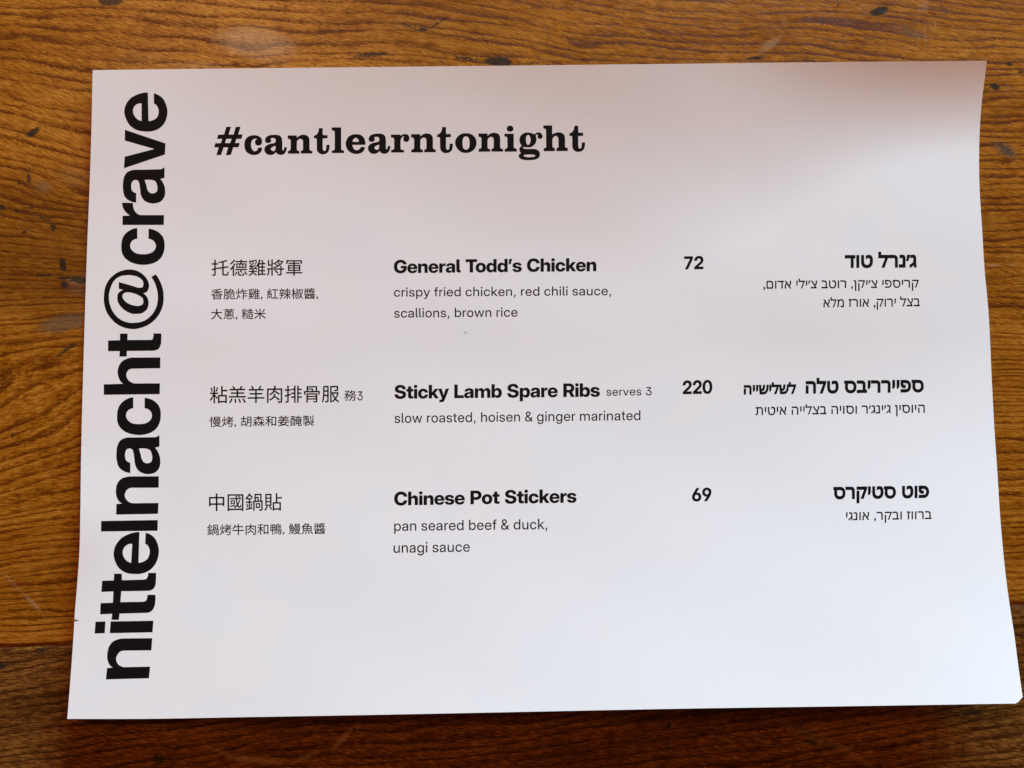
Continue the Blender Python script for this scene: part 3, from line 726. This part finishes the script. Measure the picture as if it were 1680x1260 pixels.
LIGHT = {
    '&': (1266, "548,-21 405,-21~ 189,86~ 68,273~ 68,396 68,472~ 124,597~ 258,729~ 373,813 622,993 661,1021~ 711,1082~ 737,1145~ 737,1176 737,1241~ 639,1334~ 562,1334 512,1334~ 431,1290~ 383,1209~ 383,1155 383,1113~ 419,1031~ 506,918~ 580,829 1269,0 1035,0 466,675 361,800~ 240,964~ 188,1091~ 188,1159 188,1262~ 283,1418~ 451,1505~ 562,1505 671,1505~ 836,1423~ 929,1278~ 929,1184 929,1122~ 885,1006~ 797,901~ 731,851 431,630 349,568~ 273,461~ 273,398 273,332~ 348,220~ 476,152~ 554,152 640,152~ 798,235~ 922,380~ 995,565~ 995,669 1181,669 1181,569~ 1138,389~ 1053,237~ 989,178 946,133 876,61~ 664,-21~"),
    ',': (550, "117,-289 201,217 409,217 262,-289"),
    '3': (1320, "666,-24 506,-24~ 266,106~ 133,331~ 133,474 341,474 341,377~ 420,233~ 564,155~ 662,155 756,155~ 898,231~ 977,368~ 977,457 977,549~ 889,679~ 728,749~ 616,749 426,749 426,905 842,1306 842,1308 227,1308 227,1490 1108,1490 1108,1310 621,840 621,884 806,897~ 1056,793~ 1183,590~ 1183,455 1183,314~ 1052,98~ 819,-24~"),
    'a': (1078, "443,-16 338,-16~ 172,55~ 76,197~ 76,302 76,393~ 146,508~ 264,575~ 414,610~ 494,620 594,633~ 710,647~ 759,680~ 759,719 759,728 759,781~ 707,863~ 609,909~ 540,909 472,909~ 366,864~ 304,785~ 300,735 101,735 106,836~ 218,989~ 412,1077~ 542,1077 638,1077~ 792,1027~ 900,934~ 957,805~ 957,725 957,0 760,0 760,150 756,150 734,108~ 658,32~ 535,-16~|481,149 577,149~ 700,218~ 759,330~ 759,396 759,522 749,514~ 698,498~ 627,484~ 543,471~ 501,465 442,457~ 340,420~ 277,353~ 277,297 277,251~ 327,184~ 419,149~"),
    'b': (1174, "648,-21 580,-21~ 457,19~ 356,99~ 320,161 318,161 318,0 121,0 121,1490 322,1490 322,902 324,902 358,961~ 457,1038~ 581,1077~ 649,1077 786,1077~ 992,938~ 1106,691~ 1106,528 1106,365~ 992,118~ 786,-21~|610,154 697,154~ 828,240~ 903,407~ 903,528 903,651~ 828,817~ 697,903~ 610,903 518,903~ 382,810~ 308,642~ 308,528 308,415~ 382,247~ 518,154~"),
    'c': (1088, "568,-24 419,-24~ 194,117~ 68,365~ 68,526 68,689~ 194,939~ 419,1080~ 568,1080 662,1080~ 821,1023~ 941,921~ 1016,782~ 1026,699 826,699 818,745~ 777,820~ 712,874~ 625,905~ 570,905 477,905~ 343,811~ 272,641~ 272,526 272,412~ 343,244~ 476,151~ 570,151 625,151~ 710,180~ 771,235~ 813,311~ 823,357 1026,357 1017,276~ 942,137~ 821,34~ 662,-24~"),
    'd': (1174, "526,-21 389,-21~ 182,118~ 68,365~ 68,528 68,691~ 183,938~ 389,1077~ 526,1077 595,1077~ 717,1038~ 817,961~ 851,902 853,902 853,1490 1054,1490 1054,0 857,0 857,161 855,161 819,99~ 717,19~ 595,-21~|565,154 657,154~ 793,247~ 867,415~ 867,528 867,642~ 793,810~ 657,903~ 565,903 479,903~ 346,817~ 272,651~ 272,528 272,407~ 346,240~ 479,154~"),
    'e': (1111, "568,-24 412,-24~ 188,118~ 68,367~ 68,526 68,687~ 193,937~ 414,1080~ 557,1080 668,1080~ 849,1000~ 978,853~ 1046,650~ 1046,528 1046,473 162,473 162,629 940,629 852,580 852,681~ 779,829~ 648,910~ 558,910 469,910~ 338,829~ 266,681~ 266,580 266,494 266,392~ 337,235~ 473,147~ 570,147 641,147~ 749,190~ 820,269~ 836,320 1030,320 1010,218~ 881,63~ 686,-24~"),
    'f': (660, "620,1056 620,889 16,889 16,1056|204,0 204,1231 204,1313~ 275,1428~ 407,1490~ 499,1490 538,1490~ 609,1490~ 620,1490 620,1323 610,1323~ 547,1323~ 527,1323 461,1323~ 406,1266~ 406,1199 406,0"),
    'g': (1174, "577,-432 450,-432~ 254,-356~ 134,-210~ 120,-107 322,-107 336,-159~ 407,-229~ 512,-265~ 577,-265 707,-265~ 855,-125~ 855,4 855,165 854,165 817,104~ 717,24~ 596,-15~ 526,-15 389,-15~ 182,123~ 68,369~ 68,530 68,692~ 183,938~ 389,1077~ 526,1077 595,1077~ 718,1038~ 820,957~ 856,894 857,894 857,1056 1054,1056 1054,10 1054,-149~ 924,-343~ 707,-432~|565,159 657,159~ 793,251~ 867,419~ 867,531 867,644~ 793,812~ 657,904~ 565,904 479,904~ 346,819~ 272,653~ 272,531 272,410~ 346,244~ 479,159~"),
    'h': (1140, "322,610 322,0 121,0 121,1490 322,1490 322,795 269,795 321,938~ 506,1077~ 635,1077 744,1077~ 917,982~ 1019,796~ 1019,657 1019,0 818,0 818,635 818,764~ 694,896~ 582,896 509,896~ 391,837~ 322,711~"),
    'i': (442, "121,0 121,1056 322,1056 322,0|221,1244 167,1244~ 92,1317~ 92,1370 92,1423~ 167,1496~ 221,1496 275,1496~ 350,1423~ 350,1370 350,1317~ 275,1244~"),
    'k': (1061, "306,361 306,599 324,599 785,1056 1036,1056 531,548 502,548|121,0 121,1490 322,1490 322,0|819,0 413,503 552,643 1067,0"),
    'l': (492, "408,0 254,0~ 121,115~ 121,250 121,1490 322,1490 322,271 322,208~ 364,166~ 425,166 433,166~ 458,166~ 466,166 466,0 452,0~ 423,0~"),
    'm': (1741, "121,0 121,1056 316,1056 316,835 296,835 326,914~ 427,1022~ 558,1077~ 631,1077 754,1077~ 928,936~ 949,835 915,835 937,904~ 1036,1013~ 1180,1077~ 1268,1077 1366,1077~ 1526,991~ 1620,822~ 1620,694 1620,0 1419,0 1419,680 1419,796~ 1290,899~ 1203,899 1131,899~ 1026,838~ 970,732~ 970,663 970,0 771,0 771,696 771,788~ 652,899~ 560,899 497,899~ 388,840~ 322,724~ 322,639 322,0"),
    'n': (1140, "322,610 322,0 121,0 121,1056 318,1056 318,795 269,795 321,938~ 506,1077~ 635,1077 744,1077~ 917,982~ 1019,796~ 1019,657 1019,0 818,0 818,635 818,764~ 694,896~ 582,896 509,896~ 391,837~ 322,711~"),
    'o': (1140, "570,-24 421,-24~ 194,116~ 68,364~ 68,526 68,689~ 194,939~ 421,1080~ 570,1080 720,1080~ 946,939~ 1072,689~ 1072,526 1072,364~ 946,116~ 720,-24~|570,151 663,151~ 796,243~ 868,413~ 868,526 868,642~ 796,811~ 663,905~ 570,905 478,905~ 344,812~ 272,642~ 272,526 272,412~ 344,243~ 477,151~"),
    'p': (1174, "121,-418 121,1056 318,1056 318,903 320,903 354,961~ 455,1038~ 581,1077~ 649,1077 786,1077~ 992,938~ 1106,691~ 1106,528 1106,365~ 992,118~ 786,-21~ 648,-21 580,-21~ 459,19~ 360,99~ 324,159 322,159 322,-418|610,154 697,154~ 828,240~ 903,407~ 903,528 903,651~ 828,817~ 697,903~ 610,903 518,903~ 382,810~ 308,642~ 308,528 308,415~ 382,247~ 518,154~"),
    'r': (686, "121,0 121,1056 313,1056 313,886 317,886 346,972~ 471,1070~ 572,1070 595,1070~ 636,1066~ 647,1065 647,874 636,877~ 575,885~ 538,885 479,885~ 380,831~ 322,718~ 322,631 322,0"),
    's': (995, "506,-24 387,-24~ 196,52~ 78,205~ 71,320 269,320 278,232~ 397,138~ 502,138 605,138~ 724,222~ 724,287 724,343~ 640,409~ 570,425 396,463 248,497~ 95,649~ 95,765 95,858~ 195,1000~ 375,1080~ 494,1080 610,1080~ 793,996~ 899,842~ 902,735 709,735 708,814~ 592,918~ 496,918 404,918~ 295,831~ 295,768 295,713~ 378,645~ 450,629 628,589 782,554~ 926,411~ 926,297 926,197~ 817,53~ 627,-24~"),
    't': (667, "618,1056 618,889 16,889 16,1056|202,1344 403,1344 403,274 403,214~ 452,167~ 516,167 540,167~ 597,167~ 618,167 618,0 592,0~ 521,0~ 490,0 344,0~ 202,123~ 202,249"),
    'u': (1140, "504,-21 397,-21~ 222,74~ 121,260~ 121,399 121,1056 322,1056 322,421 322,292~ 446,160~ 558,160 631,160~ 749,219~ 818,346~ 818,446 818,1056 1019,1056 1019,0 822,0 822,261 871,261 819,119~ 634,-21~"),
    'v': (1070, "429,0 25,1056 241,1056 455,470 485,389~ 537,229~ 563,148 514,148 541,229~ 592,389~ 620,470 832,1056 1044,1056 640,0"),
    'w': (1574, "353,0 25,1056 236,1056 360,616 390,507~ 447,278~ 475,168 447,168 476,278~ 534,507~ 565,616 691,1056 883,1056 1007,616 1038,507~ 1095,278~ 1124,168 1094,168 1123,278~ 1181,507~ 1211,616 1337,1056 1549,1056 1221,0 1012,0 877,465 857,534~ 820,677~ 783,822~ 764,892 811,892 792,822~ 754,677~ 717,534~ 697,465 559,0"),
    'y': (1070, "133,-418 133,-247 245,-247 278,-247~ 328,-221~ 367,-167~ 383,-124 434,8 25,1056 241,1056 456,470 485,389~ 540,229~ 565,148 511,148 536,229~ 591,390~ 620,470 832,1056 1044,1056 563,-188 533,-263~ 446,-365~ 331,-418~ 260,-418 228,-418~ 164,-418~"),
}

def quad_outline(txt):
    cs = []
    for part in txt.split('|'):
        P = []
        for w in part.split():
            on = not w.endswith('~')
            x, y = w.rstrip('~').split(',')
            P.append((float(x), float(y), on))
        Q = []                                          # insert the implied on-curve points
        for k, p in enumerate(P):
            q = P[(k + 1) % len(P)]
            Q.append(p)
            if not p[2] and not q[2]:
                Q.append(((p[0] + q[0]) / 2, (p[1] + q[1]) / 2, True))
        s = next(k for k, p in enumerate(Q) if p[2])
        Q = Q[s:] + Q[:s]
        out, k = [], 0
        while k < len(Q):
            p = Q[k]
            q = Q[(k + 1) % len(Q)]
            out.append(p[:2])
            if q[2]:
                k += 1
            else:
                r = Q[(k + 2) % len(Q)]
                for t in (0.2, 0.4, 0.6, 0.8):
                    out.append(tuple((1 - t) ** 2 * p[i] + 2 * t * (1 - t) * q[i] + t * t * r[i] for i in (0, 1)))
                k += 2
        cs.append(out)
    return cs


GLYPH = {}
KERN = {'To': -190, 'yL': 0, 'ry': -10, 'r,': -60}


def latin(txt, table, key, track=0):
    parts, x = [], 0.0
    for k, ch in enumerate(txt):
        if ch == ' ':
            x += 520
            continue
        adv, o = table[ch]
        if (key, ch) not in GLYPH:
            GLYPH[key, ch] = fill(quad_outline(o))
        v, f = GLYPH[key, ch]
        parts.append((v + np.array([x, 0]), f))
        x += adv + track + KERN.get(txt[k:k + 2], 0)
    return join(parts)


def scripted(txt, offset, level=1.0):
    """Hebrew and Chinese: Blender's own font, letters set from left to right"""
    cu = bpy.data.curves.new('line', 'FONT')
    cu.size = 1.0
    cu.body = txt
    ob = bpy.data.objects.new('line', cu)
    COL.objects.link(ob)
    bpy.context.view_layer.update()
    dg = bpy.context.evaluated_depsgraph_get()
    c2 = ob.evaluated_get(dg).to_curve(dg)
    glyphs = {}
    for sp in c2.splines:
        out = []
        bp = sp.bezier_points
        for k, p in enumerate(bp):
            q = bp[(k + 1) % len(bp)]
            a, b, c, d = (np.array(w[:2]) for w in (p.co, p.handle_right, q.handle_left, q.co))
            straight = abs(np.cross(b - a, d - a)) + abs(np.cross(c - a, d - a)) < 1e-5
            for i in range(1 if straight else 4):
                w = i / 4
                out.append(tuple((1 - w) ** 3 * a + 3 * w * (1 - w) ** 2 * b + 3 * w * w * (1 - w) * c + w ** 3 * d))
        glyphs.setdefault(getattr(sp, 'character_index', 0), []).append(out)
    ob.to_curve_clear()
    bpy.data.objects.remove(ob)
    bpy.data.curves.remove(cu)
    return join([fill(embolden(cs, offset, level) if offset else cs) for cs in glyphs.values()])


def set_line(shape, xl, yl, xr, yr, h, ref):
    """stretch a line of type between two points of its baseline; ref = height of the type that is h pixels high"""
    v, f = shape
    x0, x1 = v[:, 0].min(), v[:, 0].max()
    t = (v[:, 0] - x0) / (x1 - x0)
    X = xl + (xr - xl) * t
    lean = 0.012                                        # the card lies a little askew
    Y = yl + (yr - yl) * t - v[:, 1] * h / ref
    X = X + 0.0 * lean
    return np.stack([X, Y], 1), f


def set_box(shape, xl, xr, top, bottom, rise):
    """stretch a line of type into a box; rise = how many pixels its right end is higher"""
    v, f = shape
    x0, x1 = v[:, 0].min(), v[:, 0].max()
    y0, y1 = v[:, 1].min(), v[:, 1].max()
    t = (v[:, 0] - x0) / (x1 - x0)
    return np.stack([xl + (xr - xl) * t, bottom - (v[:, 1] - y0) / (y1 - y0) * (bottom - top) - rise * (t - 0.5)], 1), f


def bold(txt, *a):
    return set_line(latin(txt, BOLD, 'b', -70), *a, 1400)


def light(txt, *a):
    return set_line(latin(txt, LIGHT, 'l', 30), *a, 1490)


def heb(txt, off, *a):
    return set_line(scripted(txt[::-1], off, 1.45), *a, HEB_H)


v_, _ = scripted('\u05d3', 0.0)
HEB_H = v_[:, 1].max()

# first dish
ink('dish_name', [bold('General Todd’s Chicken', 646.2, 448.2, 978.4, 444.8, 20.4)], 'bold black English dish name in the top row')
ink('dish_description', [light('crispy fried chicken, red chili sauce,', 646.2, 486.6, 1002.8, 484.3, 15.0),
                         light('scallions, brown rice', 646.7, 521.0, 849.2, 519.4, 15.2)], 'thin English description in the top row')
ink('price', [bold('72', 1122.3, 442, 1154.2, 441.5, 20.2)], 'bold black price 72')
THIN = 0.005
ink('dish_name', [set_box(scripted('托德雞將軍', THIN), 347, 496, 425.5, 452.6, 0.8)], 'thin black Chinese dish name in the top row')
ink('dish_description', [set_box(scripted('香脆炸雞, 紅辣椒醬,', 0.006), 346.4, 522, 473, 491.7, 0.9),
                         set_box(scripted('大蔥, 糙米', 0.006), 346, 436.3, 506.4, 524.6, 0.5)], 'small Chinese description in the top row')
ink('dish_name', [heb('ג׳נרל טוד', .034, 1386, 438.2, 1504.1, 437.4, 18.2)], 'bold black Hebrew dish name in the top row')
ink('dish_description', [heb('קריספי צ׳יקן, רוטב צ׳ילי אדום,', .009, 1252.4, 473.4, 1507.3, 471.5, 12.4),
                         heb('בצל ירוק, אורז מלא', .009, 1350.7, 504, 1509.4, 502, 12.6)], 'small Hebrew description in the top row')
# second dish
ink('dish_name', [bold('Sticky Lamb Spare Ribs', 647.3, 654.2, 984.3, 650.8, 21)], 'bold black English dish name in the middle row')
ink('serving_note', [light('serves 3', 995, 649.2, 1069.3, 648.3, 13.3)], 'thin English serving note')
ink('dish_description', [light('slow roasted, hoisen & ginger marinated', 647.3, 693.8, 1050.7, 689.2, 16)], 'thin English description in the middle row')
ink('price', [bold('220', 1120, 646.8, 1168.7, 645.7, 21)], 'bold black price 220')
ink('dish_name', [set_box(scripted('粘羔羊肉排骨服', THIN), 344.3, 556.8, 632.5, 661, 1.8)], 'thin black Chinese dish name in the middle row')
ink('serving_note', [set_box(scripted("務", 0.006), 564.8, 584.6, 640, 657.5, .2), light('3', 586.5, 656.8, 595.2, 656.6, 14.8)], 'small Chinese serving note')
ink('dish_description', [set_box(scripted('慢烤, 胡森和姜醃製', 0.006), 343.4, 515.7, 682.2, 700.4, 2.0)], 'small Chinese description in the middle row')
ink('dish_name', [heb('ספיירריבס טלה', .034, 1321.8, 644.4, 1515.7, 642, 17.8)], 'bold black Hebrew dish name in the middle row')
ink('serving_note', [heb('לשלישייה', .038, 1220.2, 646.4, 1306.3, 645, 13.4)], 'small bold Hebrew serving note')
ink('dish_description', [heb('היוסין ג׳ינג׳ר וסויה בצלייה איטית', .009, 1239.5, 681, 1517.3, 676.8, 12.9)], 'small Hebrew description in the middle row')
# third dish
ink('dish_name', [bold('Chinese Pot Stickers', 646.7, 829.3, 946, 824.5, 21)], 'bold black English dish name in the bottom row')
ink('dish_description', [light('pan seared beef & duck,', 646.7, 871, 898.3, 868.0, 16.8),
                         light('unagi sauce', 645.7, 907, 771, 905, 17)], 'thin English description in the bottom row')
ink('price', [bold('69', 1135.3, 822.7, 1167.3, 822, 20.7)], 'bold black price 69')
ink('dish_name', [set_box(scripted('中國鍋貼', THIN), 342.9, 462.5, 809, 838.2, 1.0)], 'thin black Chinese dish name in the bottom row')
ink('dish_description', [set_box(scripted('鍋烤牛肉和鴨, 鰻魚醬', 0.006), 339.8, 534.1, 859, 878, 2.4)], 'small Chinese description in the bottom row')
ink('dish_name', [heb('פוט סטיקרס', .036, 1367.2, 817.7, 1524.4, 815.4, 17.4)], 'bold black Hebrew dish name in the bottom row')
ink('dish_description', [heb('ברווז ובקר, אונגי', .009, 1388.2, 853.4, 1528.6, 851.2, 12.6)], 'small Hebrew description in the bottom row')

# a brown sliver along the crease where the left edge was bent
cr = [(121.2, 1015.2), (124.5, 1016.6), (130.5, 1018.4), (124.5, 1019.4), (120.6, 1020.2)]
ob = ink('crease_mark', [fill([cr])], 'small brown crease in the left edge')
cm = NT('brown_crease')
cm.b.inputs['Base Color'].default_value = (0.17, 0.10, 0.045, 1)
cm.b.inputs['Roughness'].default_value = 0.8
ob.data.materials[0] = cm.m

# a tiny printed speck below the first description
sk = ink('print_speck', [fill([[(760.6, 548.6), (763.0, 543.4), (765.8, 544.6), (766.4, 549.0), (765.0, 546.4), (763.2, 545.6)]])], 'tiny grey speck on blank paper')
gm = NT('grey_speck')
gm.b.inputs['Base Color'].default_value = (0.45, 0.43, 0.45, 1)
gm.b.inputs['Roughness'].default_value = 0.8
sk.data.materials[0] = gm.m
